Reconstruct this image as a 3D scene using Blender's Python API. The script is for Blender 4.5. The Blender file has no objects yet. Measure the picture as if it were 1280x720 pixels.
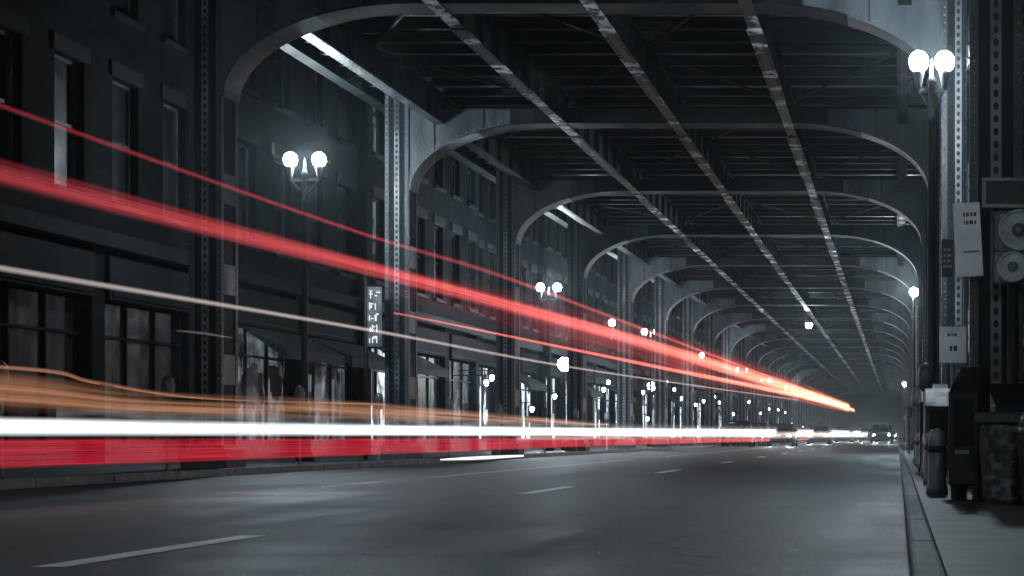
import bpy, math, random
from mathutils import Vector, Matrix
random.seed(7)
S=bpy.context.scene
COL=S.collection
# ------------------------------------------------------------------ materials
def newmat(name):
    m=bpy.data.materials.new(name); m.use_nodes=True
    nt=m.node_tree; nt.nodes.clear()
    out=nt.nodes.new('ShaderNodeOutputMaterial')
    return m,nt,out
def N(nt,t,**kw):
    n=nt.nodes.new(t)
    for k,v in kw.items(): setattr(n,k,v)
    return n
def surf(name,c1,c2,scale=3.0,rough=(0.4,0.7),bump=0.2,metal=0.0,stretch=(1,1,1),detail=8,bscale=30,contrast=(0.35,0.65),spec=0.5,patch=None):
    m,nt,out=newmat(name)
    b=N(nt,'ShaderNodeBsdfPrincipled'); nt.links.new(b.outputs[0],out.inputs[0])
    g=N(nt,'ShaderNodeNewGeometry')
    mp=N(nt,'ShaderNodeMapping'); mp.inputs['Scale'].default_value=stretch
    nt.links.new(g.outputs['Position'],mp.inputs[0])
    n=N(nt,'ShaderNodeTexNoise'); n.inputs['Scale'].default_value=scale; n.inputs['Detail'].default_value=detail
    nt.links.new(mp.outputs[0],n.inputs['Vector'])
    r=N(nt,'ShaderNodeMapRange'); r.inputs[1].default_value=contrast[0]; r.inputs[2].default_value=contrast[1]
    nt.links.new(n.outputs[0],r.inputs[0]); fac=r.outputs[0]
    if patch:   # second, larger noise gates where the worn and painted-highlight patches occur
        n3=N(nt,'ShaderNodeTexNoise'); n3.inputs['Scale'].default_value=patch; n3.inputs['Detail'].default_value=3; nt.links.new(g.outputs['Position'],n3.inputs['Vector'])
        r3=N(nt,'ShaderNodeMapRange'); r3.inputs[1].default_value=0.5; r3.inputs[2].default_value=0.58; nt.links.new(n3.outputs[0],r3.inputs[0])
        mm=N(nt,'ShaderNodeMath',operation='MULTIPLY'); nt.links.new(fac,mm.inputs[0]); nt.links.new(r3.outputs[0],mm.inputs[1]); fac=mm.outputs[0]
    mx=N(nt,'ShaderNodeMix',data_type='RGBA'); mx.inputs[6].default_value=(*c1,1); mx.inputs[7].default_value=(*c2,1)
    nt.links.new(fac,mx.inputs[0]); nt.links.new(mx.outputs[2],b.inputs['Base Color'])
    r2=N(nt,'ShaderNodeMapRange'); r2.inputs[3].default_value=rough[0]; r2.inputs[4].default_value=rough[1]
    nt.links.new(fac,r2.inputs[0]); nt.links.new(r2.outputs[0],b.inputs['Roughness'])
    b.inputs['Metallic'].default_value=metal
    b.inputs['Specular IOR Level'].default_value=spec
    n2=N(nt,'ShaderNodeTexNoise'); n2.inputs['Scale'].default_value=bscale; n2.inputs['Detail'].default_value=4
    nt.links.new(mp.outputs[0],n2.inputs['Vector'])
    bp=N(nt,'ShaderNodeBump'); bp.inputs['Strength'].default_value=bump; bp.inputs['Distance'].default_value=0.02
    nt.links.new(n2.outputs[0],bp.inputs['Height']); nt.links.new(bp.outputs[0],b.inputs['Normal'])
    return m
def emis(name,col,st,samp='NONE'):
    m,nt,out=newmat(name)
    e=N(nt,'ShaderNodeEmission'); e.inputs[0].default_value=(*col,1); e.inputs[1].default_value=st
    nt.links.new(e.outputs[0],out.inputs[0]); m.cycles.emission_sampling=samp; return m
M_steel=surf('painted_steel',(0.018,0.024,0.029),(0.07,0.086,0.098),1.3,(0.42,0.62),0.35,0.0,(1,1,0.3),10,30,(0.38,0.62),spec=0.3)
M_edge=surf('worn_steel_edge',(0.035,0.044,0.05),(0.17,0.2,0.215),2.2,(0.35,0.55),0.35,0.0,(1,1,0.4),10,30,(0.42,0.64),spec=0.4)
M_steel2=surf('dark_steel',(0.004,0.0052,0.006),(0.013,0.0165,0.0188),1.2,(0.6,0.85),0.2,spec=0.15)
M_flange=surf('worn_highlit_flange',(0.012,0.015,0.018),(0.85,0.9,0.92),4.0,(0.6,0.6),0.4,0.0,(1,0.8,1),12,20,(0.42,0.54),spec=0.12,patch=0.8)  # pale patches paint broken lamp highlights into the peeling flange colour
M_tie=surf('timber_ties',(0.005,0.0055,0.006),(0.018,0.020,0.022),2.0,(0.8,0.95),0.4,0,(0.3,1,1),spec=0.1)
M_iron=surf('cast_iron',(0.006,0.0075,0.0085),(0.016,0.019,0.021),6,(0.45,0.65),0.2,spec=0.25)
M_stone=surf('granite',(0.04,0.046,0.051),(0.08,0.088,0.095),8,(0.7,0.9),0.4)
M_curb=surf('kerb_concrete',(0.06,0.07,0.077),(0.19,0.21,0.222),3,(0.6,0.85),0.4)
M_black=surf('black_paint',(0.008,0.009,0.0105),(0.015,0.0175,0.0195),5,(0.4,0.6),0.1,spec=0.25)
M_awn=surf('dark_canvas',(0.004,0.005,0.006),(0.009,0.0105,0.0125),5,(0.8,0.95),0.1,spec=0.05)
M_white=surf('white_sign_face',(0.7,0.74,0.76),(0.88,0.9,0.92),4,(0.4,0.6),0.05)
M_ink=surf('sign_ink',(0.02,0.02,0.025),(0.04,0.04,0.045),4,(0.5,0.6),0.05)
M_grey=surf('grey_metal',(0.08,0.09,0.098),(0.17,0.188,0.2),5,(0.35,0.55),0.15)
M_pale=surf('pale_metal',(0.4,0.43,0.44),(0.6,0.63,0.65),5,(0.3,0.5),0.15)
M_frame=surf('window_frame_paint',(0.012,0.0145,0.0165),(0.035,0.041,0.046),5,(0.5,0.7),0.15,spec=0.15)
M_rubber=surf('rubber',(0.012,0.012,0.013),(0.024,0.024,0.025),9,(0.8,0.9),0.2,spec=0.2)
M_glassd=surf('dark_glass',(0.003,0.004,0.005),(0.006,0.0075,0.009),2,(0.35,0.55),0.02,spec=0.08)
M_globe=emis('lamp_globe_lit',(0.93,0.98,1.0),200)
M_head=emis('headlight_lit',(0.95,0.98,1.0),200)
M_tail=emis('tail_light',(1.0,0.12,0.12),0.25)
M_lant=emis('lantern_lit',(1.0,0.98,0.96),30)
M_char=emis('lit_sign_lettering',(0.9,0.96,1.0),1.0)
M_poster=surf('pasted_posters',(0.012,0.015,0.017),(0.11,0.124,0.133),14,(0.6,0.8),0.2,0,(1,1,1.4),10,40,(0.48,0.62))
def asphalt():
    m,nt,out=newmat('asphalt')
    b=N(nt,'ShaderNodeBsdfPrincipled'); nt.links.new(b.outputs[0],out.inputs[0])
    g=N(nt,'ShaderNodeNewGeometry')
    mp=N(nt,'ShaderNodeMapping'); mp.inputs['Scale'].default_value=(1,0.08,1); nt.links.new(g.outputs['Position'],mp.inputs[0])
    a=N(nt,'ShaderNodeTexNoise'); a.inputs['Scale'].default_value=1.6; a.inputs['Detail'].default_value=6; nt.links.new(mp.outputs[0],a.inputs['Vector'])
    mp2=N(nt,'ShaderNodeMapping'); mp2.inputs['Scale'].default_value=(0.1,1,1); nt.links.new(g.outputs['Position'],mp2.inputs[0])
    c=N(nt,'ShaderNodeTexNoise'); c.inputs['Scale'].default_value=0.9; c.inputs['Detail'].default_value=7; c.inputs['Roughness'].default_value=0.65; nt.links.new(mp2.outputs[0],c.inputs['Vector'])
    f=N(nt,'ShaderNodeTexNoise'); f.inputs['Scale'].default_value=55; f.inputs['Detail'].default_value=3; nt.links.new(g.outputs['Position'],f.inputs['Vector'])
    v=N(nt,'ShaderNodeTexVoronoi',feature='DISTANCE_TO_EDGE'); v.inputs['Scale'].default_value=0.33
    dn=N(nt,'ShaderNodeTexNoise'); dn.inputs['Scale'].default_value=2.0; dn.inputs['Detail'].default_value=6; nt.links.new(g.outputs['Position'],dn.inputs['Vector'])
    ad=N(nt,'ShaderNodeVectorMath',operation='MULTIPLY_ADD'); ad.inputs[1].default_value=(0.9,0.9,0.0)
    nt.links.new(dn.outputs['Color'],ad.inputs[0]); nt.links.new(g.outputs['Position'],ad.inputs[2]); nt.links.new(ad.outputs[0],v.inputs['Vector'])
    crack=N(nt,'ShaderNodeMapRange'); crack.inputs[1].default_value=0.0; crack.inputs[2].default_value=0.012; crack.inputs[3].default_value=0.4; crack.inputs[4].default_value=1.0
    nt.links.new(v.outputs[0],crack.inputs[0])
    s=N(nt,'ShaderNodeMath',operation='ADD'); nt.links.new(a.outputs[0],s.inputs[0]); nt.links.new(c.outputs[0],s.inputs[1])
    r=N(nt,'ShaderNodeMapRange'); r.inputs[1].default_value=0.75; r.inputs[2].default_value=1.25; r.inputs[3].default_value=0.022; r.inputs[4].default_value=0.09
    nt.links.new(s.outputs[0],r.inputs[0])
    f2=N(nt,'ShaderNodeMapRange'); f2.inputs[1].default_value=0.3; f2.inputs[2].default_value=0.7; f2.inputs[3].default_value=0.35; f2.inputs[4].default_value=1.7; nt.links.new(f.outputs[0],f2.inputs[0])
    m1=N(nt,'ShaderNodeMath',operation='MULTIPLY'); nt.links.new(r.outputs[0],m1.inputs[0]); nt.links.new(f2.outputs[0],m1.inputs[1])
    m2=N(nt,'ShaderNodeMath',operation='MULTIPLY'); nt.links.new(m1.outputs[0],m2.inputs[0]); nt.links.new(crack.outputs[0],m2.inputs[1])
    cc=N(nt,'ShaderNodeVectorMath',operation='SCALE'); cc.inputs[0].default_value=(0.80,1.0,1.13); nt.links.new(m2.outputs[0],cc.inputs['Scale'])
    nt.links.new(cc.outputs[0],b.inputs['Base Color'])
    rr=N(nt,'ShaderNodeMapRange'); rr.inputs[1].default_value=0.75; rr.inputs[2].default_value=1.25; rr.inputs[3].default_value=0.5; rr.inputs[4].default_value=0.7
    nt.links.new(s.outputs[0],rr.inputs[0]); nt.links.new(rr.outputs[0],b.inputs['Roughness']); b.inputs['Specular IOR Level'].default_value=0.35
    bp=N(nt,'ShaderNodeBump'); bp.inputs['Strength'].default_value=0.6; bp.inputs['Distance'].default_value=0.01
    nt.links.new(f.outputs[0],bp.inputs['Height']); nt.links.new(bp.outputs[0],b.inputs['Normal'])
    return m
M_road=asphalt()
def slabs():
    m,nt,out=newmat('sidewalk_slabs')
    b=N(nt,'ShaderNodeBsdfPrincipled'); nt.links.new(b.outputs[0],out.inputs[0])
    g=N(nt,'ShaderNodeNewGeometry')
    br=N(nt,'ShaderNodeTexBrick'); br.offset=0; br.inputs['Scale'].default_value=1.0
    br.inputs['Brick Width'].default_value=1.5; br.inputs['Row Height'].default_value=1.5; br.inputs['Mortar Size'].default_value=0.012
    br.inputs['Color1'].default_value=(0.025,0.03,0.034,1); br.inputs['Color2'].default_value=(0.042,0.05,0.056,1); br.inputs['Mortar'].default_value=(0.01,0.01,0.012,1)
    nt.links.new(g.outputs['Position'],br.inputs['Vector'])
    n=N(nt,'ShaderNodeTexNoise'); n.inputs['Scale'].default_value=3; n.inputs['Detail'].default_value=8; nt.links.new(g.outputs['Position'],n.inputs['Vector'])
    r=N(nt,'ShaderNodeMapRange'); r.inputs[1].default_value=0.3; r.inputs[2].default_value=0.7; r.inputs[3].default_value=0.2; r.inputs[4].default_value=1.1; nt.links.new(n.outputs[0],r.inputs[0])
    sc=N(nt,'ShaderNodeVectorMath',operation='SCALE'); nt.links.new(br.outputs[0],sc.inputs[0]); nt.links.new(r.outputs[0],sc.inputs['Scale'])
    nt.links.new(sc.outputs[0],b.inputs['Base Color']); b.inputs['Roughness'].default_value=0.65; b.inputs['Specular IOR Level'].default_value=0.3
    bp=N(nt,'ShaderNodeBump'); bp.inputs['Strength'].default_value=0.4; bp.inputs['Distance'].default_value=0.02; nt.links.new(n.outputs[0],bp.inputs['Height']); nt.links.new(bp.outputs[0],b.inputs['Normal'])
    return m
M_walk=slabs()
def worn_paint(name='worn_road_paint',lo=0.3,hi=0.42):
    m,nt,out=newmat(name)
    b=N(nt,'ShaderNodeBsdfPrincipled')
    t=N(nt,'ShaderNodeBsdfTransparent'); mx=N(nt,'ShaderNodeMixShader')
    g=N(nt,'ShaderNodeNewGeometry'); n=N(nt,'ShaderNodeTexNoise'); n.inputs['Scale'].default_value=14; n.inputs['Detail'].default_value=8
    nt.links.new(g.outputs['Position'],n.inputs['Vector'])
    r=N(nt,'ShaderNodeMapRange'); r.inputs[1].default_value=lo; r.inputs[2].default_value=hi; nt.links.new(n.outputs[0],r.inputs[0])
    b.inputs['Base Color'].default_value=(0.8,0.83,0.84,1); b.inputs['Roughness'].default_value=0.6
    nt.links.new(r.outputs[0],mx.inputs[0]); nt.links.new(t.outputs[0],mx.inputs[1]); nt.links.new(b.outputs[0],mx.inputs[2]); nt.links.new(mx.outputs[0],out.inputs[0])
    return m
M_paint=worn_paint('worn_road_paint',0.15,0.34); M_paint2=worn_paint('faded_road_paint',0.36,0.58)
def brick(name,c1,c2,mo):
    m,nt,out=newmat(name)
    b=N(nt,'ShaderNodeBsdfPrincipled'); nt.links.new(b.outputs[0],out.inputs[0])
    g=N(nt,'ShaderNodeNewGeometry')
    sx=N(nt,'ShaderNodeSeparateXYZ'); nt.links.new(g.outputs['Position'],sx.inputs[0])
    ax=N(nt,'ShaderNodeMath',operation='ADD'); nt.links.new(sx.outputs[0],ax.inputs[0]); nt.links.new(sx.outputs[1],ax.inputs[1])
    cx=N(nt,'ShaderNodeCombineXYZ'); nt.links.new(ax.outputs[0],cx.inputs[0]); nt.links.new(sx.outputs[2],cx.inputs[1])
    br=N(nt,'ShaderNodeTexBrick'); br.inputs['Scale'].default_value=1.0; br.inputs['Brick Width'].default_value=0.42; br.inputs['Row Height'].default_value=0.14; br.inputs['Mortar Size'].default_value=0.008
    br.inputs['Color1'].default_value=(*c1,1); br.inputs['Color2'].default_value=(*c2,1); br.inputs['Mortar'].default_value=(*mo,1); nt.links.new(cx.outputs[0],br.inputs['Vector'])
    n=N(nt,'ShaderNodeTexNoise'); n.inputs['Scale'].default_value=0.5; n.inputs['Detail'].default_value=8; nt.links.new(g.outputs['Position'],n.inputs['Vector'])
    r=N(nt,'ShaderNodeMapRange'); r.inputs[1].default_value=0.35; r.inputs[2].default_value=0.68; r.inputs[3].default_value=0.25; r.inputs[4].default_value=1.3; nt.links.new(n.outputs[0],r.inputs[0])
    sc=N(nt,'ShaderNodeVectorMath',operation='SCALE'); nt.links.new(br.outputs[0],sc.inputs[0]); nt.links.new(r.outputs[0],sc.inputs['Scale'])
    nt.links.new(sc.outputs[0],b.inputs['Base Color']); b.inputs['Roughness'].default_value=0.95; b.inputs['Specular IOR Level'].default_value=0.03
    return m
M_bricks=[brick('sooty_brick',(0.003,0.004,0.0046),(0.0055,0.007,0.008),(0.0025,0.0025,0.003)),
          brick('dark_grey_brick',(0.010,0.0122,0.014),(0.017,0.0205,0.023),(0.007,0.007,0.008)),
          brick('sooty_stone',(0.024,0.029,0.032),(0.038,0.045,0.049),(0.015,0.015,0.016))]
M_trim=surf('stone_trim',(0.012,0.0145,0.0165),(0.034,0.04,0.044),2,(0.7,0.9),0.2,spec=0.08)
def shopglass(name,st,rough=0.45):
    m,nt,out=newmat(name)
    b=N(nt,'ShaderNodeBsdfPrincipled'); nt.links.new(b.outputs[0],out.inputs[0])
    b.inputs['Base Color'].default_value=(0.008,0.010,0.012,1); b.inputs['Roughness'].default_value=rough; b.inputs['Specular IOR Level'].default_value=0.12
    g=N(nt,'ShaderNodeNewGeometry'); mp=N(nt,'ShaderNodeMapping'); mp.inputs['Scale'].default_value=(1,1.3,0.8); nt.links.new(g.outputs['Position'],mp.inputs[0])
    n=N(nt,'ShaderNodeTexVoronoi'); n.inputs['Scale'].default_value=1.6; n.distance='CHEBYCHEV'; nt.links.new(mp.outputs[0],n.inputs['Vector'])
    sp=N(nt,'ShaderNodeSeparateXYZ'); nt.links.new(n.outputs['Color'],sp.inputs[0])
    n2=N(nt,'ShaderNodeTexNoise'); n2.inputs['Scale'].default_value=2.5; n2.inputs['Detail'].default_value=6; nt.links.new(g.outputs['Position'],n2.inputs['Vector'])
    mu=N(nt,'ShaderNodeMath',operation='MULTIPLY'); nt.links.new(sp.outputs[0],mu.inputs[0]); nt.links.new(n2.outputs[0],mu.inputs[1])
    r=N(nt,'ShaderNodeMapRange'); r.inputs[1].default_value=0.2; r.inputs[2].default_value=0.5; r.inputs[3].default_value=0.02*st; r.inputs[4].default_value=st; nt.links.new(mu.outputs[0],r.inputs[0])
    b.inputs['Emission Color'].default_value=(0.75,0.9,1,1); nt.links.new(r.outputs[0],b.inputs['Emission Strength'])
    m.cycles.emission_sampling='NONE'
    return m
M_shop=shopglass('shop_window_lit',1.6)
M_shopdim=shopglass('shop_window_dim',0.16)
M_winlit=shopglass('upper_window_lit',0.16)
# ------------------------------------------------------------------ mesh builder
class MB:
    def __init__(s): s.v=[];s.f=[];s.m=[];s.mats=[];s.smooth=[]
    def mi(s,mat):
        if mat not in s.mats: s.mats.append(mat)
        return s.mats.index(mat)
    def add(s,vs,fs,mat,sm=False):
        o=len(s.v); s.v+= [tuple(v) for v in vs]; i=s.mi(mat)
        for f in fs: s.f.append([a+o for a in f]); s.m.append(i); s.smooth.append(sm)
    def box(s,x0,x1,y0,y1,z0,z1,mat):
        vs=[(x0,y0,z0),(x1,y0,z0),(x1,y1,z0),(x0,y1,z0),(x0,y0,z1),(x1,y0,z1),(x1,y1,z1),(x0,y1,z1)]
        s.add(vs,[(0,3,2,1),(4,5,6,7),(0,1,5,4),(1,2,6,5),(2,3,7,6),(3,0,4,7)],mat)
    def beam(s,p0,p1,w,h,mat):
        p0=Vector(p0);p1=Vector(p1);d=(p1-p0).normalized(); up=Vector((0,0,1))
        if abs(d.dot(up))>0.99: up=Vector((0,1,0))
        a=d.cross(up).normalized()*w/2; b=a.cross(d).normalized()*h/2
        vs=[p0-a-b,p0+a-b,p0+a+b,p0-a+b,p1-a-b,p1+a-b,p1+a+b,p1-a+b]
        s.add(vs,[(0,1,2,3),(7,6,5,4),(4,5,1,0),(5,6,2,1),(6,7,3,2),(7,4,0,3)],mat)
    def lathe(s,prof,mat,n=16,c=(0,0,0),axis='Z',sm=True):
        vs=[];fs=[]
        for r,z in prof:
            for i in range(n):
                a=2*math.pi*i/n; x=r*math.cos(a);y=r*math.sin(a)
                if axis=='Z': vs.append((c[0]+x,c[1]+y,c[2]+z))
                elif axis=='Y': vs.append((c[0]+x,c[1]+z,c[2]+y))
                else: vs.append((c[0]+z,c[1]+x,c[2]+y))
        for k in range(len(prof)-1):
            for i in range(n):
                j=(i+1)%n; fs.append((k*n+i,k*n+j,(k+1)*n+j,(k+1)*n+i))
        fs.append(tuple(range(n-1,-1,-1))); fs.append(tuple((len(prof)-1)*n+i for i in range(n)))
        s.add(vs,fs,mat,sm)
    def rivet(s,c,nrm,r=0.017):
        nrm=Vector(nrm);c=Vector(c); t=nrm.orthogonal().normalized(); b=nrm.cross(t)
        vs=[]
        for rr,h in ((1,0),(0.7,0.55)):
            for i in range(6):
                a=math.pi*2*i/6; vs.append(c+(t*math.cos(a)+b*math.sin(a))*r*rr+nrm*r*h)
        vs.append(c+nrm*r*0.8)
        fs=[(i,(i+1)%6,6+(i+1)%6,6+i) for i in range(6)]+[(6+i,6+(i+1)%6,12) for i in range(6)]
        s.add(vs,fs,s.rm,True)
    def obj(s,name,bevel=0,parent=None,loc=(0,0,0),rot=None):
        me=bpy.data.meshes.new(name); me.from_pydata(s.v,[],s.f)
        for m in s.mats: me.materials.append(m)
        me.polygons.foreach_set('material_index',s.m); me.polygons.foreach_set('use_smooth',s.smooth); me.update()
        o=bpy.data.objects.new(name,me); COL.objects.link(o)
        if bevel:
            b=o.modifiers.new('bevel','BEVEL'); b.width=bevel; b.segments=2; b.limit_method='ANGLE'
        place(o,parent,loc,rot); return o
def place(o,parent,loc,rot=None):
    o.location=loc
    if rot: o.rotation_euler=rot
    if parent: o.parent=parent
def empty(name,loc,label,cat,group=None,rot=None):
    o=bpy.data.objects.new(name,None); o.empty_display_size=0.3; COL.objects.link(o); o.location=loc
    if rot: o.rotation_euler=rot
    tag(o,label,cat,group); return o
def tag(o,label,cat,group=None):
    o['label']=label;o['category']=cat
    if group:o['group']=group
def copy_thing(o,loc,rot=None,label=None):
    c=o.copy(); COL.objects.link(c); c.location=loc
    if rot is not None: c.rotation_euler=rot
    if label: c['label']=label
    def rec(src,dst):
        for ch in list(src.children):
            k=ch.copy(); COL.objects.link(k); k.parent=dst; rec(ch,k)
    rec(o,c); return c
# ------------------------------------------------------------------ ground, road, pavement
KR=0.06; KL=-10.85
mb=MB(); mb.add([(-400,-120,-0.02),(400,-120,-0.02),(400,900,-0.02),(-400,900,-0.02)],[(0,1,2,3)],M_walk); g=mb.obj('ground'); g['kind']='structure'; tag(g,'dark city ground spreading beyond the street','ground')
mb=MB(); mb.add([(KL,-100,0),(KR,-100,0),(KR,700,0),(KL,700,0)],[(0,1,2,3)],M_road); g=mb.obj('road'); g['kind']='structure'; tag(g,'grey asphalt street running beneath the elevated railway','road')
for nm,x0,x1,k0,k1,lab in (('pavement',KR+0.13,6.0,KR,KR+0.13,'concrete slab pavement along the iron columns'),('pavement',-16.5,KL-0.16,KL-0.16,KL,'concrete slab pavement in front of the shops')):
    mb=MB(); mb.box(x0,x1,-100,700,-0.01,0.12,M_walk); g=mb.obj(nm); g['kind']='structure'; tag(g,lab,'pavement')
    mb=MB(); y=-60
    while y<330:
        mb.box(k0+0.002,k1-0.002,y,y+2.38,-0.01,0.126+random.uniform(-.004,.004),M_curb); y+=2.4
    g=mb.obj('kerb',bevel=0.02); g['kind']='structure'; tag(g,'worn concrete kerb edging the pavement','kerb')
mb=MB()
for i in range(-3,26):
    y=9.4+12*i
    mb.add([(-4.28,y,0.004),(-4.11,y,0.004),(-4.11,y+3,0.004),(-4.28,y+3,0.004)],[(0,1,2,3)],M_paint)
for y0,y1 in ((24,27),(30,52),(60,140)):
    mb.add([(-7.35,y0,0.004),(-7.25,y0,0.004),(-7.25,y1,0.004),(-7.35,y1,0.004)],[(0,1,2,3)],M_paint2)
g=mb.obj('road_marking'); g['kind']='structure'; tag(g,'worn white lane lines painted on the asphalt','road marking')
# ------------------------------------------------------------------ elevated railway
XL,XR=-11.4,1.0; Y0=19.75; NF=26
ROOT=empty('elevated_railway',(-5.2,19,0),'long riveted steel elevated railway on arched frames over the street','elevated railway')
def rloc(x,y,z=0): return (x+5.2,y-19,z)
HW=0.27; HD=0.4
def column_mesh():
    mb=MB(); mb.rm=M_edge
    mb.box(-HW+0.02,HW-0.02,-HD+0.02,HD-0.02,0.5,9.0,M_steel2)
    for sy in (-1,1):
        a,b=sorted((sy*HD,sy*(HD-0.018)))
        for sx in (-1,1):
            c,d=sorted((sx*HW,sx*(HW-0.09))); mb.box(c,d,a,b,0.5,9.0,M_steel)
        c=HD+0.004; a,b=sorted((sy*(HD-0.019),sy*c)); mb.box(-0.055,0.055,a,b,0.5,8.9,M_edge)
    z=0.56;k=0
    while z<8.7:
        for x in (-HW+0.045,HW-0.045): mb.rivet((x,-HD,z),(0,-1,0),0.018)
        mb.add([(0.028*math.cos(t*math.pi/4),-HD-0.006,z+0.06+0.042*math.sin(t*math.pi/4)) for t in range(8)],[tuple(range(8))],M_rubber)
        z+=0.13
    for sx in (-1,1):
        a,b=sorted((sx*(HW-0.019),sx*HW)); 
        for y0,y1 in ((-HD+0.019,-HD+0.12),(HD-0.12,HD-0.019)): mb.box(a,b,y0,y1,0.5,9.0,M_steel)
        z=0.6
        while z<8.7:
            for y in (-HD+0.07,HD-0.07): mb.rivet((sx*HW,y,z),(sx,0,0),0.017)
            z+=0.15
        for z in (1.5,3.0,4.5): mb.box(min(sx*(HW-0.02),sx*(HW-0.004)),max(sx*(HW-0.02),sx*(HW-0.004)),-HD+0.125,HD-0.125,z,z+0.5,M_steel)
    mb.box(-0.38,0.38,-0.46,0.46,0.1,0.42,M_stone); mb.box(-0.32,0.32,-0.43,0.43,0.42,0.5,M_steel)
    return mb
colobj=None
SP,SO=6.25,7.8; TOP=8.12; GI=HW+0.002; NA=18
def soffit():
    pts=[]; xl,xr=XL+GI,XR-GI; a,b=3.1,SO-SP; n=NA; e=2.0
    def q(t): c=math.cos(t);s=math.sin(t); return (a*(1-c**(2/e)), b*(s**(2/e)))
    L=[q(math.pi/2*i/n) for i in range(n+1)]
    for dx,dz in L: pts.append((xl+dx,SP+dz))
    for i in range(1,8): pts.append((xl+a+(xr-xl-2*a)*i/8,SO))
    for dx,dz in reversed(L): pts.append((xr-dx,SP+dz))
    return pts
PT=soffit()
def girder_mesh():
    mb=MB(); mb.rm=M_edge; n=len(PT); WY=0.34
    for sy in (-WY,WY):
        vs=[(x,sy,z) for x,z in PT]+[(x,sy,TOP) for x,z in PT]
        for i in range(n-1):
            f=(i,i+1,n+i+1,n+i) if sy<0 else (i+1,i,n+i,n+i+1)
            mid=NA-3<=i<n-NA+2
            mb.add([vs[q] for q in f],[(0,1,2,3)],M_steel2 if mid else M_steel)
    nr=[]
    for i in range(n):
        p=PT[max(0,i-1)];q=PT[min(n-1,i+1)]; d=Vector((q[0]-p[0],0,q[1]-p[1])).normalized(); nr.append(Vector((d.z,0,-d.x)))
    ring=[]
    for i,(x,z) in enumerate(PT):
        c=Vector((x,0,z)); d=nr[i]*0.03; w=0.385
        ring.append([c+Vector((0,-w,0)),c+Vector((0,w,0)),c+d+Vector((0,w,0)),c+d+Vector((0,-w,0))])
    for i in range(n-1):
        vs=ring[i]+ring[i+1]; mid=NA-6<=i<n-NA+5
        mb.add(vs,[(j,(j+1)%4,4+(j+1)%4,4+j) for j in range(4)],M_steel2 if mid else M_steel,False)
    for i in range(n-1):
        if NA-3<=i<n-NA+2: continue
        a=Vector((PT[i][0],-WY-0.012,PT[i][1]))-nr[i]*0.055; b=Vector((PT[i+1][0],-WY-0.012,PT[i+1][1]))-nr[i+1]*0.055
        mb.beam(a,b,0.02,0.09,M_steel)
        a.y=b.y=-WY-0.024
        m=max(1,int((b-a).length/0.15))
        for k in range(m): mb.rivet(a.lerp(b,k/m),(0,-1,0),0.016)
    mb.box(XL+GI,XR-GI,-0.38,0.38,TOP-0.025,TOP,M_steel2)
    x=XL+0.85
    while x<XR-0.6:
        z=SO
        for i in range(n-1):
            if PT[i][0]<=x<=PT[i+1][0]: t=(x-PT[i][0])/(PT[i+1][0]-PT[i][0]); z=PT[i][1]*(1-t)+PT[i+1][1]*t
        mb.box(x-0.01,x+0.01,-0.37,-WY-0.001,z+0.02,TOP-0.03,M_steel2); x+=1.12
    return mb
gobj=None
for k in range(NF):
    y=Y0+12*k
    for X in (XL,XR):
        if colobj is None: colobj=column_mesh().obj('column',parent=ROOT,loc=rloc(X,y)); continue
        c=colobj.copy(); COL.objects.link(c); c.location=rloc(X,y)
    if gobj is None: gobj=girder_mesh().obj('arched_girder',parent=ROOT,loc=rloc(0,y))
    else:
        c=gobj.copy(); COL.objects.link(c); c.location=rloc(0,y)
YE=Y0+12*(NF-1)+1; YS=-40
XS=(-10.45,-7.66,-5.08,-2.5,0.12)
for X in XS:
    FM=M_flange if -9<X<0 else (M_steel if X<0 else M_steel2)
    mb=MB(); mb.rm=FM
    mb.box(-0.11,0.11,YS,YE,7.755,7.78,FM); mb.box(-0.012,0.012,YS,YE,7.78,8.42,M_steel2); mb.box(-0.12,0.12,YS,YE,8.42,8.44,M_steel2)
    y=Y0-12
    while y<YE-8:
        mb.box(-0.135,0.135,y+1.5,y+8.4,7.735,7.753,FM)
        if y<90:
            for j in range(24):
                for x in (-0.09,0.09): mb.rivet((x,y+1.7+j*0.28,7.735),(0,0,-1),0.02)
        y+=12
    y=Y0-12
    while y<YE:
        for sx in (-1,1):
            a,b=sorted((sx*0.012,sx*0.1)); mb.box(a,b,y,y+0.015,7.781,8.419,M_steel2)
        y+=1.5
    mb.obj('stringer',parent=ROOT,loc=(X+5.2,-19,0))
for X in (XL-0.55,XR+0.55):
    mb=MB(); mb.box(-0.15,0.15,YS,YE,8.24,8.27,M_steel2); mb.box(-0.012,0.012,YS,YE,8.27,9.5,M_steel2); mb.box(-0.15,0.15,YS,YE,9.5,9.53,M_steel2)
    y=YS
    while y<YE: mb.box(-0.1,0.1,y,y+0.015,8.27,9.5,M_steel2); y+=1.5
    mb.obj('edge_girder',parent=ROOT,loc=(X+5.2,-19,0))
mb=MB()
y=Y0-24; kk=0
while y<YE-3:
    mb.box(-11.8,1.4,y-0.08,y+0.08,8.45,8.47,M_steel2 if kk%3 else M_steel); mb.box(-11.8,1.4,y-0.012,y+0.012,8.47,8.62,M_steel2)
    y+=1.2; kk+=1
mb.obj('cross_joists',parent=ROOT,loc=(5.2,-19,0))
mb=MB(); y=Y0-24
while y<YE-6:
    for i,(a,b) in enumerate(zip(XS[:-1],XS[1:])):
        if (i+int(y/6))%2==0: mb.beam((a+0.14,y+0.3,8.3),(b-0.14,y+5.7,8.3),0.05,0.04,M_steel2)
        else: mb.beam((b-0.14,y+0.3,8.3),(a+0.14,y+5.7,8.3),0.05,0.04,M_steel2)
    y+=6
mb.obj('diagonal_bracing',parent=ROOT,loc=(5.2,-19,0))
mb=MB(); y=YS
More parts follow.
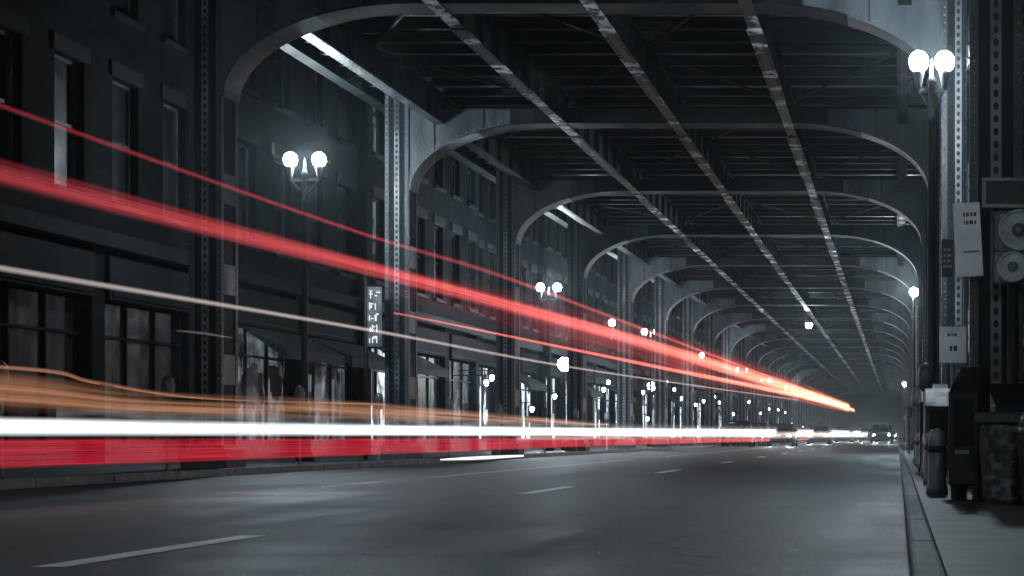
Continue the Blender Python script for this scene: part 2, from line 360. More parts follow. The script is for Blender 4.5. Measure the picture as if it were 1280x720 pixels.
while y<YE:
    j=random.uniform(-0.1,0.1); mb.box(-12.3+j,1.9+j,y,y+0.22,8.63,8.83,M_tie); y+=0.46
mb.box(-12.2,1.8,YS,YE,8.832,8.88,M_tie)
for x in (-9.8,-8.36,-6.6,-5.16,-4.0,-2.56,-1.4,0.04): mb.box(x-0.035,x+0.035,YS,YE,8.882,9.0,M_steel2)
mb.obj('track_deck',parent=ROOT,loc=(5.2,-19,0))
# ------------------------------------------------------------------ street lamps
LC=(0.72,0.90,1.0)
def plight(e,loc,pw,size=0.12):
    l=bpy.data.lights.new('lamp_light','POINT'); l.energy=pw; l.color=LC; l.shadow_soft_size=size
    lo=bpy.data.objects.new('lamp_light',l); COL.objects.link(lo); lo.parent=e; lo.location=loc
def lamp(loc,H,label,power,span=0.3):
    e=empty('street_lamp',loc,label,'street lamp','twin globe street lamps along the street')
    mb=MB(); mb.lathe([(0.2,0),(0.2,0.12),(0.15,0.2),(0.13,0.6),(0.16,0.66),(0.1,0.75),(0.075,0.9),(0.055,H-0.9),(0.07,H-0.88),(0.05,H-0.8),(0.05,H-0.35),(0.08,H-0.3),(0.03,H-0.2),(0.02,H-0.02),(0.005,H+0.06)],M_iron,12)
    mb.obj('pole',parent=e)
    mb=MB(); mb.beam((-span,0,H-0.42),(span,0,H-0.42),0.05,0.06,M_iron)
    for s in (-1,1):
        mb.beam((0,0,H-0.75),(s*span*0.9,0,H-0.44),0.03,0.03,M_iron); mb.lathe([(0.03,-0.42),(0.05,-0.34),(0.08,-0.18),(0.09,-0.14)],M_iron,12,(s*span,0,H))
    mb.obj('crossarm',parent=e)
    for s in (-1,1):
        mb=MB(); mb.lathe([(0.07,-0.14),(0.12,-0.09),(0.145,-0.01),(0.135,0.06),(0.1,0.12),(0.04,0.155),(0.01,0.16)],M_globe,16)
        mb.obj('globe',parent=e,loc=(s*span,0,H))
    plight(e,(0,0,H-0.02),power)
    return e
LP='black iron lamp post with two glowing white globes on the pavement'
lefts=[(-16,6.1,900),(12,6.1,380),(40,6.45,900),(68,5.95,1000),(85,5.7,600)]+[(y,5.9,450) for y in (96,124,152,180,208,236)]
for y,h,p in lefts: lamp((-12.45,y,0.12),h-0.12,LP,p)
rights=[(-14,0.5,1700),(4.2,0.95,600),(28,0.5,1300)]  # middle post is added, out of view, to brighten the near column and signs
for y,x,p in rights: lamp((x,y,0.12),6.03,'black iron lamp post with two glowing globes beside a steel column',p,span=0.19)
def small_lamp(loc,H,label,pw=300,s=1.0,off=0.35):
    e=empty('pedestrian_lamp',loc,label,'lamp','single globe lamps on the pavement')
    mb=MB(); mb.lathe([(0.14,0),(0.12,0.3),(0.06,0.5),(0.045,H-0.3),(0.1*s,H-0.2*s)],M_iron,12); mb.obj('pole',parent=e)
    mb=MB(); mb.lathe([(0.08*s,-0.2*s),(0.19*s,-0.1*s),(0.23*s,0.02*s),(0.2*s,0.14*s),(0.1*s,0.22*s),(0.01,0.24*s)],M_globe,14); mb.obj('globe',parent=e,loc=(0,0,H))
    plight(e,(off,0,H+0.05),pw,0.15)
small_lamp((-12.5,71.5,0.12),3.2,'short lamp post with one bright globe near the shops',700,1.15)
small_lamp((-13.3,103,0.12),3.2,'short lamp post with one bright globe near the shops')
small_lamp((0.62,72,0.12),5.95,'tall thin lamp post with one small globe beside a column',1300,0.75,-0.3)
small_lamp((0.6,165,0.12),5.0,'tall thin lamp post with one small globe beside a column',500,0.8,-0.3)
for x,y,s,pw in ((-5.08,109,1.0,500),):
    e=empty('hanging_lamp',(x,y,7.0),'bright globe lamp hanging from the underside of the railway','lamp')
    mb=MB(); mb.lathe([(0.02,0.15),(0.02,0.73)],M_iron,8); mb.lathe([(0.22*s,0.1),(0.2*s,0.14),(0.04,0.22)],M_iron,14); mb.obj('bracket',parent=e)
    mb=MB(); mb.lathe([(0.04,-0.2*s),(0.14*s,-0.15*s),(0.19*s,0.0),(0.17*s,0.1)],M_globe,14); mb.obj('globe',parent=e)
    plight(e,(0,0,-0.32),pw)
# ------------------------------------------------------------------ buildings
def win_mesh(w,h,lit):
    mb=MB(); gm=M_winlit if lit else M_glassd
    mb.box(-0.06,-0.03,-w/2,w/2,0,h,gm)
    for a,b in ((-w/2,-w/2+0.07),(w/2-0.07,w/2)): mb.box(-0.03,0.03,a,b,0,h,M_frame)
    for z in (0,h/2-0.035,h-0.07): mb.box(-0.03,0.03,-w/2+0.07,w/2-0.07,z,z+0.07,M_frame)
    return mb
WCACHE={}
def building(side,xf,y0,y1,floors,bm,label,bays,lits,sh=3.8,gh=4.4,trim=None):
    e=empty('commercial_building',(xf,(y0+y1)/2,0.0),label,'building','commercial buildings facing the street',rot=(0,0,0 if side<0 else math.pi))
    trim=trim or M_trim
    L=y1-y0; bw=L/bays; H=gh+sh*floors+1.2; mb=MB(); hw=L/2
    mb.box(-14,-0.42,-hw,hw,0,H,bm)
    ww=min(1.5,bw*0.5); wh=2.5
    mb.box(-0.42,0.0,-hw,-hw+0.45,0,gh,bm); mb.box(-0.42,0,hw-0.45,hw,0,gh,bm)
    for i in range(1,bays):
        if i%2==0: mb.box(-0.42,0,-hw+bw*i-0.3,-hw+bw*i+0.3,0,gh,bm)
    for f in range(floors):
        z=gh+sh*f; mb.box(-0.42,0,-hw,hw,z,z+0.9,bm); mb.box(-0.42,0,-hw,hw,z+0.9+wh,z+sh,bm)
        for i in range(bays+1):
            c=-hw+bw*i; a=max(-hw,c-(bw-ww)/2); b=min(hw,c+(bw-ww)/2); mb.box(-0.42,0,a,b,z+0.9,z+0.9+wh,bm)
        for i in range(bays):
            c=-hw+bw*(i+0.5); mb.box(-0.1,0.1,c-ww/2-0.1,c+ww/2+0.1,z+0.78,z+0.898,trim); mb.box(0.002,0.06,c-ww/2-0.15,c+ww/2+0.15,z+0.9+wh,z+wh+1.2,trim)
    mb.box(-0.42,0,-hw,hw,gh+sh*floors,H,bm)
    mb.obj('wall',parent=e)
    mb=MB(); mb.box(0.003,0.45,-hw+0.02,hw-0.02,H-0.5,H-0.2,trim); mb.box(0.003,0.25,-hw+0.02,hw-0.02,H-0.8,H-0.5,trim); mb.obj('cornice',parent=e)
    mb=MB(); mb.box(0.003,0.22,-hw+0.02,hw-0.02,gh-0.05,gh+0.25,trim); mb.obj('ledge',parent=e)
    for i in range(bays):
        c=-hw+bw*(i+0.5)
        for f in range(floors):
            lit=random.random()<lits; key=(round(ww,2),lit)
            if key not in WCACHE: WCACHE[key]=win_mesh(ww,wh,lit).obj('window',parent=e,loc=(-0.2,c,gh+sh*f+0.9))
            else:
                w=WCACHE[key].copy(); COL.objects.link(w); w.parent=e; w.location=(-0.2,c,gh+sh*f+0.9)
    for i in range(0,bays,2):
        a=-hw+bw*i+0.35; b=-hw+bw*min(i+2,bays)-0.35
        lit=random.random()<lits*1.8
        mb=MB(); mb.box(-0.3,-0.27,a,b,0.55,3.3,M_shop if lit else (M_shopdim if y0>40 else M_glassd)); mb.box(-0.36,-0.16,a,b,0.1,0.55,M_black)
        fm=M_frame if y0>40 else M_awn
        y=a
        while y<b-0.1: mb.box(-0.27,-0.2,y,y+0.06,0.55,3.3,fm); y+=(b-a-0.06)/3
        mb.box(-0.27,-0.2,b-0.06,b,0.55,3.3,fm); mb.box(-0.27,-0.2,a+0.07,b-0.07,2.6,2.66,fm)
        mb.obj('shopfront',parent=e)
        mb=MB(); mb.box(-0.3,0.08,a,b,3.35,4.2,M_awn); mb.box(0.08,0.11,a+0.1,b-0.1,3.42,3.45,M_trim if y0>40 else M_awn); mb.obj('fascia',parent=e)
        if random.random()<0.35 and y0>40:
            mb=MB(); mb.add([(0.13,a,3.3),(0.13,b,3.3),(1.3,b,2.75),(1.3,a,2.75),(1.3,a,2.5),(1.3,b,2.5)],[(0,3,2,1),(3,4,5,2)],M_trim); mb.add([(0.13,a,3.3),(1.3,a,2.75),(1.3,a,2.5)],[(0,1,2)],M_trim); mb.add([(0.13,b,3.3),(1.3,b,2.75),(1.3,b,2.5)],[(0,2,1)],M_trim)
            mb.obj('awning',parent=e)
    return e
FL=-15.6
y=14
specs=[(18,3,0,6,0.0),(13,4,0,5,0.0),(11,3,0,4,0.0),(15,4,1,6,0.35),(13,5,1,6,0.6),(18,4,1,8,0.6),(14,3,0,6,0.6),(20,5,1,8,0.5),(24,4,0,8,0.5),(24,5,2,8,0.4),(30,4,1,10,0.3),(40,5,0,12,0.3),(60,5,1,16,0.3)]
labs=['soot-dark brick commercial building with shopfronts beside the railway','grey brick building with tall windows and shopfronts','sooty stone building with tall windows above shops']
for L,fl,mi,b,lt in specs:
    building(-1,FL-random.choice((0,0.25)),y,y+L-0.02,fl,M_bricks[mi],labs[mi],b,lt,trim=M_awn if y<46 else None); y+=L
y=30
for L,fl,mi,b,lt in [(24,4,0,8,0.1),(24,3,1,8,0.1),(30,5,0,10,0.1),(40,4,1,12,0.1),(50,5,2,14,0.1),(60,4,0,16,0.1)]:
    building(1,5.4,y,y+L-0.02,fl,M_bricks[mi],labs[mi],b,lt); y+=L
wl=None
rl=random.Random(3)
LL=[(66,2.5,-14.25),(66.9,2.7,-14.25),(74,1.7,-14.2),(79.2,2.3,-14.25),(86,1.8,-14.2),(92,2.9,-14.2),(93.5,3.3,-14.2),(150,2.7,3.6),(176,2.9,3.6),(205,2.5,3.6)]
yq=97
while yq<300: LL.append((yq,rl.uniform(1.6,4.0),-14.2)); yq+=rl.uniform(1.5,7)
for y,z,x in LL:
    if wl is None:
        wl=empty('wall_lantern',(x,y,z),'small glowing lantern on a bracket outside a shop','lantern','small lanterns outside the shops')
        mb=MB(); mb.beam((-1.2,0,0.25),(0,0,0.25),0.03,0.03,M_iron); mb.beam((0,0,0.25),(0,0,0.12),0.02,0.02,M_iron); mb.lathe([(0.12,0.08),(0.03,0.14)],M_iron,10); mb.obj('bracket',parent=wl)
        mb=MB(); mb.lathe([(0.03,-0.12),(0.07,-0.06),(0.08,0.02),(0.06,0.08)],M_lant,10); mb.obj('glass_shade',parent=wl)
    else: copy_thing(wl,(x,y,z),rot=(0,0,0 if x<0 else math.pi))
# ------------------------------------------------------------------ cars
def loft(mb,sts,mat,prof):
    rings=[]
    for y,w,zb,zt in sts:
        rings.append([(w*px,y,zb+(zt-zb)*pz) for px,pz in prof])
    n=len(prof); vs=[v for r in rings for v in r]; fs=[]
    for i in range(len(rings)-1):
        for j in range(n): k=(j+1)%n; fs.append((i*n+j,(i+1)*n+j,(i+1)*n+k,i*n+k))
    fs.append(tuple(range(n))); fs.append(tuple((len(rings)-1)*n+j for j in reversed(range(n))))
    mb.add(vs,fs,mat,True)
def car(loc,paint,label,heading=0,lit=False,tall=1.0,group='cars parked along the kerb',nm='parked_car'):
    e=empty(nm,loc,label,'car',group,rot=(0,0,heading))
    P=[(-0.85,0),(0.85,0),(0.98,0.25),(1,0.6),(0.95,0.9),(0.8,1),(-0.8,1),(-0.95,0.9),(-1,0.6),(-0.98,0.25)]
    mb=MB(); t=tall
    loft(mb,[(-2.3,.78,.38,.82*t),(-2.22,.87,.28,.95*t),(-1.7,.9,.24,.99*t),(-1.0,.91,.2,.97*t),(0,.92,.2,.95*t),(1.0,.91,.2,.93*t),(1.7,.89,.22,.86*t),(2.12,.84,.24,.75*t),(2.28,.74,.32,.62*t)],paint,P)
    mb.obj('body',parent=e)
    G=[(-1,0),(1,0),(0.93,0.5),(0.8,0.97),(-0.8,0.97),(-0.93,0.5)]
    mb=MB(); loft(mb,[(-1.95,.76,.9*t,.96*t),(-1.35,.8,.92*t,1.3*t),(-0.6,.82,.92*t,1.42*t),(0.3,.82,.92*t,1.41*t),(0.55,.81,.92*t,1.36*t),(1.3,.76,.9*t,.93*t)],M_glassd,G); mb.obj('windows',parent=e)
    mb=MB(); loft(mb,[(-1.3,.62,1.3*t,1.33*t),(-0.6,.68,1.4*t,1.45*t),(0.3,.68,1.39*t,1.44*t),(0.5,.64,1.36*t,1.39*t)],paint,P)
    for s in (-1,1):
        mb.beam((s*.66,.5,1.37*t),(s*.8,1.3,.92*t),0.06,0.05,paint); mb.beam((s*.64,-1.28,1.31*t),(s*.8,-1.95,.95*t),0.1,0.05,paint); mb.beam((s*.69,-.3,1.42*t),(s*.835,-.3,.94*t),0.08,0.04,paint)
    mb.obj('roof',parent=e)
    for sx in (-1,1):
        for y in (-1.4,1.42):
            mb=MB(); mb.lathe([(0.2,-0.1),(0.31,-0.11),(0.33,-0.07),(0.33,0.07),(0.31,0.11),(0.2,0.1)],M_rubber,18,axis='X'); mb.lathe([(0.19,-0.105),(0.19,0.105)],M_grey,10,axis='X'); mb.obj('wheel',parent=e,loc=(sx*0.83,y,0.33))
        mb=MB(); mb.lathe([(0.02,0),(0.1,0.02),(0.1,0.06),(0.03,0.09)],M_head if lit else M_grey,12,axis='Y'); mb.obj('headlight',parent=e,loc=(sx*0.62,2.17,0.63*t))
        mb=MB(); mb.box(-0.12,0.12,-0.03,0.03,-0.07,0.07,M_tail); mb.obj('tail_light',bevel=0.01,parent=e,loc=(sx*0.66,-2.29,0.76*t))
        mb=MB(); mb.box(-0.1,0.1,-0.05,0.05,-0.06,0.06,paint); mb.obj('side_mirror',bevel=0.02,parent=e,loc=(sx*0.98,0.85,0.98*t))
    mb=MB(); mb.box(-0.8,0.8,-0.05,0.06,-0.09,0.09,M_black); mb.obj('bumper',bevel=0.03,parent=e,loc=(0,2.24,0.42)); 
    if lit:
        for sx in (-1,1):
            l=bpy.data.lights.new('headlight_beam','SPOT'); l.energy=450; l.spot_size=1.1; l.spot_blend=0.8; l.shadow_soft_size=0.08; l.color=(0.9,0.97,1)
            lo=bpy.data.objects.new('headlight_beam',l); COL.objects.link(lo); lo.parent=e; lo.location=(sx*0.62,2.36,0.63*t); lo.rotation_euler=(math.radians(78),0,0)
    return e
paints=[surf('car_paint_black',(0.004,0.005,0.006),(0.006,0.007,0.008),2,(0.35,0.45),0,spec=0.15),surf('car_paint_grey',(0.009,0.011,0.012),(0.013,0.015,0.017),2,(0.35,0.45),0,spec=0.15)]
pl=['black parked car beside the kerb near the shops','dark grey parked car beside the kerb near the shops']
for yy in (118,126,133,149,158):
    p=random.randrange(2); car((-9.85+random.uniform(-.08,.08),yy,0),paints[p],pl[p],math.pi,False,random.choice((1,1,1.12)))
dc='dark car driving with both headlights shining'
for x,y,t in ((-1.3,158,1.1),(-3.0,195,1.0),(-1.6,235,1.0),(-6.2,150,1.0),(-7.2,118,1.0),(-5.6,200,1.15),(-8.4,170,1.0),(-4.6,250,1.0),(-8.2,230,1.0),(-1.0,280,1.0)):
    car((x,y,0),paints[0],dc,math.pi,True,t,'cars driving on the street','driving_car')
# ------------------------------------------------------------------ light trails
def trail_mat(name,cnear,cfar,snear,sfar,yn,yf,streak=30,soft=0.15,lo=0.35,samp='NONE',hi=1.2,lf=0.08):
    m,nt,out=newmat(name)
    e=N(nt,'ShaderNodeEmission'); t=N(nt,'ShaderNodeBsdfTransparent'); a=N(nt,'ShaderNodeAddShader')
    nt.links.new(e.outputs[0],a.inputs[0]); nt.links.new(t.outputs[0],a.inputs[1]); nt.links.new(a.outputs[0],out.inputs[0])
    uv=N(nt,'ShaderNodeUVMap'); sp=N(nt,'ShaderNodeSeparateXYZ'); nt.links.new(uv.outputs[0],sp.inputs[0])
    p=N(nt,'ShaderNodeMath',operation='PINGPONG'); p.inputs[1].default_value=0.5; nt.links.new(sp.outputs[1],p.inputs[0])
    pr=N(nt,'ShaderNodeMapRange',interpolation_type='SMOOTHSTEP'); pr.inputs[1].default_value=0; pr.inputs[2].default_value=soft; nt.links.new(p.outputs[0],pr.inputs[0])
    mp=N(nt,'ShaderNodeMapping'); mp.inputs['Scale'].default_value=(lf,streak,1); nt.links.new(uv.outputs[0],mp.inputs[0])
    n=N(nt,'ShaderNodeTexNoise'); n.inputs['Scale'].default_value=1; n.inputs['Detail'].default_value=3; nt.links.new(mp.outputs[0],n.inputs['Vector'])
    nr=N(nt,'ShaderNodeMapRange'); nr.inputs[1].default_value=0.3; nr.inputs[2].default_value=0.7; nr.inputs[3].default_value=lo; nr.inputs[4].default_value=hi; nt.links.new(n.outputs[0],nr.inputs[0])
    d=N(nt,'ShaderNodeMapRange'); d.inputs[1].default_value=yn; d.inputs[2].default_value=yf; nt.links.new(sp.outputs[0],d.inputs[0])
    st=N(nt,'ShaderNodeMapRange'); st.inputs[3].default_value=snear; st.inputs[4].default_value=sfar; nt.links.new(d.outputs[0],st.inputs[0])
    cm=N(nt,'ShaderNodeMix',data_type='RGBA'); cm.inputs[6].default_value=(*cnear,1); cm.inputs[7].default_value=(*cfar,1); nt.links.new(d.outputs[0],cm.inputs[0]); nt.links.new(cm.outputs[2],e.inputs[0])
    m1=N(nt,'ShaderNodeMath',operation='MULTIPLY'); m2=N(nt,'ShaderNodeMath',operation='MULTIPLY')
    nt.links.new(pr.outputs[0],m1.inputs[0]); nt.links.new(nr.outputs[0],m1.inputs[1]); nt.links.new(m1.outputs[0],m2.inputs[0]); nt.links.new(st.outputs[0],m2.inputs[1]); nt.links.new(m2.outputs[0],e.inputs[1])
    m.cycles.emission_sampling=samp
    return m
def catmull(P,n=12):
    out=[]; Q=[P[0]]+list(P)+[P[-1]]
    for i in range(1,len(Q)-2):
        for k in range(n):
            t=k/n; a,b,c,d=Q[i-1],Q[i],Q[i+1],Q[i+2]
            out.append(tuple(0.5*((2*b[j])+(-a[j]+c[j])*t+(2*a[j]-5*b[j]+4*c[j]-d[j])*t*t+(-a[j]+3*b[j]-3*c[j]+d[j])*t**3) for j in range(4)))
    out.append(tuple(P[-1])); return out
def trail(P,mat,label):
    C=catmull(P); vs=[];fs=[]
    for x,y,z,h in C: vs+= [(x,y,z-h/2),(x,y,z+h/2)]
    for i in range(len(C)-1): fs.append((2*i,2*i+2,2*i+3,2*i+1))
    me=bpy.data.meshes.new('light_trail'); me.from_pydata(vs,[],fs); me.materials.append(mat)
    uv=me.uv_layers.new(name='UVMap')
    for lp in me.loops:
        vi=lp.vertex_index; uv.data[lp.index].uv=(C[vi//2][1],float(vi%2))
    o=bpy.data.objects.new('light_trail',me); COL.objects.link(o); tag(o,label,'light trail','streaks of light from passing traffic')
TW=trail_mat('trail_white',(0.9,0.97,1),(1,0.93,0.9),1.8,3.5,20,90,7,0.4,0.6,'AUTO',lf=0.3)
TWS=trail_mat('trail_white_soft',(0.9,0.95,1),(1,0.88,0.87),0.14,0.7,20,120,5,0.5,0.05,lf=0.5)
TR=trail_mat('trail_red_low',(1.0,0.03,0.07),(1.0,0.14,0.14),0.5,1.2,20,110,26,0.12,0.12,lf=0.25)
TPW=trail_mat('trail_pink_white',(1.0,0.76,0.74),(1.0,0.9,0.86),0.5,1.6,40,140,6,0.5,0.2,lf=0.3)
TRU=trail_mat('trail_red_high',(1.0,0.09,0.12),(1.0,0.32,0.17),0.18,3.8,14,110,10,0.4,0.4)
TRF=trail_mat('trail_red_faint',(1.0,0.07,0.09),(1.0,0.2,0.14),0.10,0.9,36,110,9,0.5,0.0,hi=1.6)
TRT=trail_mat('trail_red_thin',(1.0,0.08,0.12),(1.0,0.25,0.15),0.17,0.9,16,110,3,0.5,0.7)
TP=trail_mat('trail_pale',(1.0,0.88,0.86),(1.0,0.5,0.45),0.40,0.6,16,80,3,0.5,0.7)
TO=trail_mat('trail_orange',(1.0,0.42,0.2),(1.0,0.6,0.4),0.34,0.5,15,55,5,0.5,0.0,hi=1.7,lf=0.1)
trail([(-8.0,12,0.735,0.2),(-8.0,30,0.74,0.21),(-8.0,60,0.77,0.3),(-7.4,120,0.85,0.5),(-5.0,200,0.9,0.7),(-2.0,300,0.9,0.9)],TW,'thick white streak of headlights low above the road')
trail([(-7.95,18,0.8,0.36),(-7.95,30,0.8,0.42),(-7.9,60,0.8,0.6),(-7.3,120,0.85,0.9),(-4.9,200,0.9,1.0),(-2.0,290,0.9,0.9)],TWS,'faint uneven glow around the white headlight streak')
trail([(-8.05,12,0.49,0.28),(-8.05,30,0.49,0.28),(-8.05,60,0.48,0.22),(-7.7,120,0.4,0.16),(-6.5,160,0.4,0.1)],TR,'broad red streak of tail lights low above the road')
trail([(-7.2,36,0.6,0.1),(-6.9,60,0.65,0.25),(-5.6,110,0.72,0.5),(-3.4,180,0.8,0.7),(-1.3,260,0.8,0.8)],TPW,'soft pinkish white streak of traffic light above the road')
trail([(-8.7,12.5,3.15,0.34),(-8.5,18,3.15,0.31),(-7.9,28,3.15,0.28),(-7.4,37.2,3.15,0.31),(-6.7,55,3.15,0.42),(-5.7,95,3.12,0.65),(-4.2,165,3.1,0.9)],TRU,'wide red streak made by a passing bus')
trail([(-8.6,12.5,3.78,0.075),(-8.5,18,3.78,0.075),(-8.2,29,3.75,0.09),(-7.65,37.8,3.75,0.12),(-7.3,60,3.75,0.15),(-5.6,170,3.75,0.2)],TRT,'thin red streak above the traffic lane')
trail([(-8.2,31,2.65,0.04),(-8.0,34,2.65,0.05),(-6.9,56,2.65,0.14),(-5.6,80,2.65,0.25),(-3.9,119,2.65,0.34),(-3.4,150,2.65,0.34)],TRU,'fainter red streak below the wide bus streak')
trail([(-8.0,30,3.1,0.5),(-7.6,38,3.1,1.1),(-6.8,56,3.05,1.5),(-5.6,85,3.0,1.4),(-4.4,130,2.9,1.1),(-3.8,155,2.9,0.7)],TRF,'faint red haze of light between two brighter streaks')
trail([(-8.7,12.5,2.25,0.085),(-8.55,18,2.25,0.085),(-7.97,28.7,2.25,0.08),(-7.4,47.6,2.25,0.07),(-4.4,85,2.25,0.07)],TP,'thin pale pink streak above the traffic lane')
trail([(-8.6,12.5,1.05,0.42),(-8.6,18.3,1.08,0.44),(-8.6,22,1.02,0.34),(-8.6,30,1.05,0.36),(-8.75,47,1.02,0.24),(-8.8,58,1.0,0.08)],TO,'hazy orange streak over the white headlight streak')
trail([(-8.6,14,1.25,0.05),(-8.6,19,1.31,0.06),(-8.6,20.5,1.22,0.06),(-8.6,24,1.12,0.05),(-8.6,32,1.18,0.04)],TO,'thin wavy orange streak above the headlight streak')
trail([(-5.4,22.5,0.37,0.02),(-5.35,24.5,0.37,0.06),(-5.3,27,0.37,0.03)],TW,'short white streak of light just above the asphalt')
trail([(-8.9,23.5,1.95,0.02),(-8.85,24.3,1.96,0.05),(-8.8,25.2,1.95,0.02)],TWS,'tiny faint white streak above the traffic lane')
# ------------------------------------------------------------------ right-hand street furniture
def marks(mb,x0,x1,y,z0,z1,rows,mat=None):
    h=(z1-z0)/rows
    for r in range(rows):
        x=x0
        while x<x1-0.01:
            w=random.uniform(0.012,0.04); mb.box(x,min(x+w,x1),y-0.003,y,z1-h*(r+0.75),z1-h*(r+0.25),mat or M_ink); x+=w+0.012
e=empty('parking_sign',(0.68,19.1,0.12),'tall tilted white notice board on a thin post','sign')
mb=MB(); mb.lathe([(0.025,0),(0.025,2.85)],M_grey,8); mb.obj('post',parent=e)
TL=(0,math.radians(-3),0)
mb=MB(); mb.box(0.02,0.29,-0.045,-0.03,2.12,2.86,M_white); mb.obj('board',bevel=0.004,parent=e,rot=TL)
mb=MB(); marks(mb,0.12,0.25,-0.046,2.62,2.78,2); mb.box(0.1,0.26,-0.048,-0.046,2.36,2.375,M_ink); mb.obj('lettering',parent=e,rot=TL)
mb=MB(); mb.box(-0.24,-0.125,-0.045,-0.03,2.12,2.5,M_black); mb.obj('dark_board',bevel=0.004,parent=e)
mb=MB(); marks(mb,-0.22,-0.14,-0.046,2.2,2.42,4,M_grey); mb.obj('small_lettering',parent=e)
e=empty('regulation_sign',(0.53,18.3,0.12),'small white rectangular sign with dark lettering on a post','sign')
mb=MB(); mb.lathe([(0.022,0),(0.022,1.65)],M_grey,8); mb.obj('post',parent=e)
mb=MB(); mb.box(-0.13,0.13,-0.04,-0.028,1.23,1.58,M_white); mb.obj('board',bevel=0.01,parent=e)
mb=MB(); marks(mb,-0.05,0.05,-0.041,1.47,1.53,1); marks(mb,-0.03,0.04,-0.041,1.32,1.42,1); mb.obj('lettering',parent=e)
e=empty('traffic_signal',(1.14,18.85,0.12),'twin-lens pale traffic signal mounted against a steel column','traffic signal')
mb=MB(); mb.lathe([(0.12,0),(0.12,0.25),(0.055,0.35),(0.055,3.0),(0.08,3.02),(0.02,3.1)],M_iron,12); mb.obj('pole',parent=e)
mb=MB(); mb.box(-0.3,0.34,-0.12,0.05,2.78,3.06,M_black)
for z0,z1 in ((3.03,3.07),(2.77,2.81)): mb.box(-0.31,0.35,-0.145,-0.12,z0,z1,M_grey)
for x0 in (-0.31,0.31): mb.box(x0,x0+0.04,-0.144,-0.12,2.81,3.03,M_grey)
mb.obj('top_panel',bevel=0.006,parent=e)
for z,r,dx in ((2.55,0.2,0.05),(2.19,0.15,-0.01)):
    mb=MB(); mb.box(-r-0.03,r+0.05,-0.1,0.05,-r-0.012,r+0.012,M_grey); mb.obj('housing',bevel=0.05,parent=e,loc=(dx,0,z))
    mb=MB(); mb.lathe([(r,-0.1),(r,-0.2),(r-0.015,-0.2),(r-0.015,-0.11),(r*0.8,-0.135),(r*0.4,-0.16),(0.01,-0.17)],M_pale,28,axis='Y')
    mb.lathe([(r*0.36,-0.165),(r*0.34,-0.185),(0.01,-0.186)],M_grey,20,axis='Y'); mb.obj('lens',parent=e,loc=(dx,0,z))
def newsbox(loc,label,mat,w=0.4,h=0.95,d=0.4,rz=0):
    e=empty('newspaper_box',loc,label,'newspaper box','newspaper boxes on the pavement',rot=(0,0,rz))
    mb=MB(); mb.box(-w/2,w/2,-d/2,d/2,0.12,h*0.8,mat); mb.add([(-w/2,-d/2,h*0.8),(w/2,-d/2,h*0.8),(w/2,d/2,h),(-w/2,d/2,h),(-w/2,d/2,h*0.8),(w/2,d/2,h*0.8)],[(0,1,2,3),(0,3,4),(1,5,2),(3,2,5,4)],mat); mb.obj('cabinet',bevel=0.015,parent=e)
    mb=MB(); mb.box(-w/2+0.05,w/2-0.05,-d/2-0.012,-d/2+0.001,h*0.4,h*0.75,M_glassd); mb.box(-0.06,0.06,-d/2-0.04,-d/2-0.02,h*0.34,h*0.37,M_grey); mb.obj('door',parent=e)
    for sx in (-1,1):
        mb=MB(); mb.box(sx*(w/2-0.04)-0.02,sx*(w/2-0.04)+0.02,-d/2+0.02,d/2-0.02,0,0.12,M_black); mb.obj('leg',parent=e)
e=empty('planter',(0.84,15.0,0.12),'squat concrete planter covered in torn pasted posters','planter',rot=(0,0,0.25))
mb=MB(); mb.lathe([(0.15,0),(0.17,0.04),(0.2,0.5),(0.19,0.62)],M_poster,12,sm=False); mb.obj('tub',bevel=0.01,parent=e)
mb=MB(); mb.lathe([(0.19,0.622),(0.235,0.64),(0.235,0.7),(0.19,0.72),(0.17,0.68)],M_stone,12,sm=False); mb.obj('rim',parent=e)
newsbox((0.6,15.9,0.12),'black metal newspaper box beside a steel column',M_black,0.26,1.12,rz=-0.3)
newsbox((0.98,16.6,0.12),'dark metal newspaper box beside a steel column',M_iron,0.36,1.0,rz=0.2)
newsbox((0.52,22.5,0.12),'dark metal newspaper box beside the kerb',M_black,0.4,1.1)
newsbox((0.5,26.0,0.12),'dark metal newspaper box beside the kerb',M_iron,0.4,1.25)
e=empty('litter_bin',(1.12,14.2,0.12),'pale rounded ribbed litter bin on the pavement','litter bin')
mb=MB(); mb.lathe([(0.15,0),(0.18,0.04),(0.21,0.55),(0.22,0.56),(0.22,0.6)],M_grey,20)
for i in range(20):
    a=i*math.pi/10; mb.beam((0.185*math.cos(a),0.185*math.sin(a),0.05),(0.215*math.cos(a),0.215*math.sin(a),0.55),0.02,0.015,M_iron)
mb.obj('barrel',parent=e)
mb=MB(); mb.lathe([(0.22,0.6),(0.2,0.68),(0.13,0.75),(0.12,0.74)],M_grey,20); mb.obj('lid',parent=e)
first=None
for y,x in ((17.4,0.36),(20.8,0.38),(25,0.4),(34,0.4),(38,0.4)):
    if first is None:
        first=empty('bollard',(x,y,0.12),'short pale rounded bollard at the pavement edge','bollard','bollards along the kerb')
        mb=MB(); mb.lathe([(0.1,0),(0.1,0.06),(0.085,0.1),(0.08,0.45),(0.08,0.5),(0.065,0.56),(0.03,0.59),(0.005,0.595)],M_grey,16); mb.obj('post',parent=first)
        mb=MB(); mb.lathe([(0.086,0.38),(0.086,0.44)],M_iron,16); mb.obj('band',parent=first)
    else: copy_thing(first,(x,y,0.12))
pm=empty('parking_meter',(0.4,43,0.12),'grey parking meter on a thin post at the kerb','parking meter','parking meters along the kerb')
mb=MB(); mb.lathe([(0.06,0),(0.03,0.03),(0.03,1.1)],M_grey,10); mb.obj('post',parent=pm)
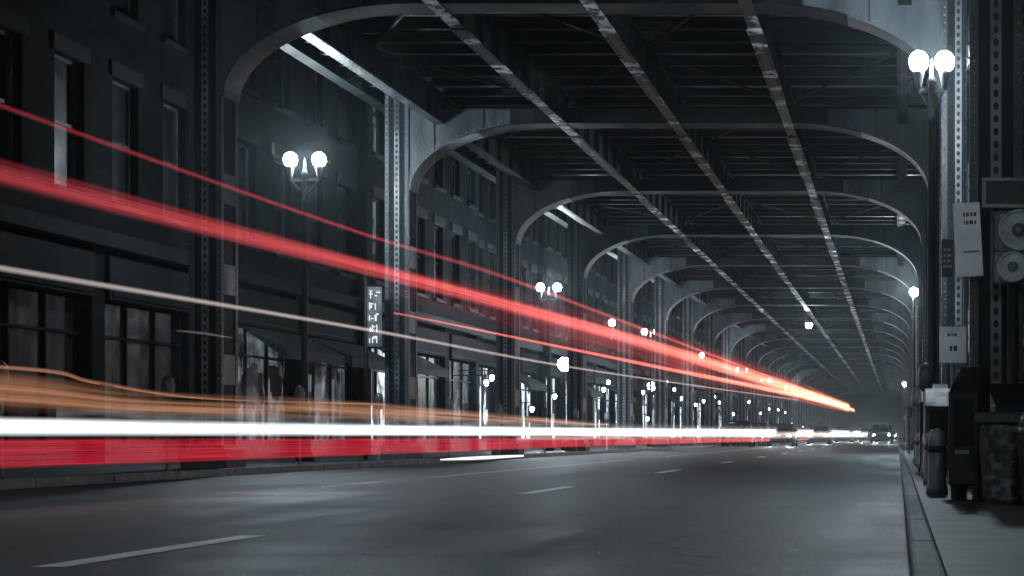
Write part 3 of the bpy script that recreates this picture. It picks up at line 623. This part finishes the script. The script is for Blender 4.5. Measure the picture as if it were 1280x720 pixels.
mb=MB(); mb.lathe([(0.05,1.1),(0.09,1.15),(0.1,1.32),(0.08,1.42),(0.03,1.47),(0.005,1.48)],M_grey,14); mb.obj('meter_head',parent=pm)
for y in (24.5,36,60,80): copy_thing(pm,(0.36,y,0.12))
for y in (24,29.5,36,41.5,48,54,61,67,74,81): copy_thing(pm,(-11.3,y+0.0,0.12))
e=empty('banner_sign',(-12.0,43.0,0.12),'tall narrow dark banner with glowing white lettering','sign')
mb=MB(); mb.lathe([(0.05,0),(0.04,4.3)],M_iron,10); mb.obj('post',parent=e)
mb=MB(); mb.box(-0.02,0.36,-0.015,0.0,2.55,3.9,M_grey); mb.obj('banner',parent=e)
rb=random.Random(11); mb=MB()
for r in range(5):   # blocky illegible characters, one per row
    z0=2.63+r*0.25
    for i in range(5):
        a=rb.uniform(0.06,0.24); zz=z0+rb.uniform(0,0.16)
        if rb.random()<0.5: mb.box(a,a+rb.uniform(0.05,0.1),-0.018-i*0.001,-0.016,zz,zz+0.028,M_char)
        else: mb.box(a,a+0.022,-0.018-i*0.001,-0.016,z0,z0+rb.uniform(0.1,0.19),M_char)
mb.obj('lettering',parent=e)
# ------------------------------------------------------------------ world, moonlight, camera
w=bpy.data.worlds.new('World'); S.world=w; w.use_nodes=True; nt=w.node_tree
bg=nt.nodes['Background']; sky=nt.nodes.new('ShaderNodeTexSky'); sky.sky_type='NISHITA'; sky.sun_disc=False
sky.sun_elevation=math.radians(30); sky.sun_rotation=math.radians(120); nt.links.new(sky.outputs[0],bg.inputs[0]); bg.inputs[1].default_value=0.00015
vs_=nt.nodes.new('ShaderNodeVolumeScatter'); vs_.inputs['Color'].default_value=(0.8,0.94,1,1); vs_.inputs['Density'].default_value=0.0003; vs_.inputs['Anisotropy'].default_value=0.88
nt.links.new(vs_.outputs[0],nt.nodes['World Output'].inputs['Volume'])
sl=bpy.data.lights.new('moonlight','SUN'); sl.energy=0.02; sl.angle=math.radians(0.5); sl.color=(0.85,0.93,1)
so=bpy.data.objects.new('moonlight',sl); COL.objects.link(so); so.rotation_euler=(math.radians(60),0,math.radians(120))
cd=bpy.data.cameras.new('camera'); cam=bpy.data.objects.new('camera',cd); COL.objects.link(cam); S.camera=cam
cam.location=(0,0,0.65); cam.rotation_euler=(math.radians(90),0,0); cd.sensor_width=36; cd.lens=66.97
cd.shift_x=-482/1280; cd.shift_y=185/1280; cd.clip_end=2000; cd.clip_start=0.1
S.view_settings.view_transform='Standard'; S.view_settings.look='None'; S.view_settings.exposure=0
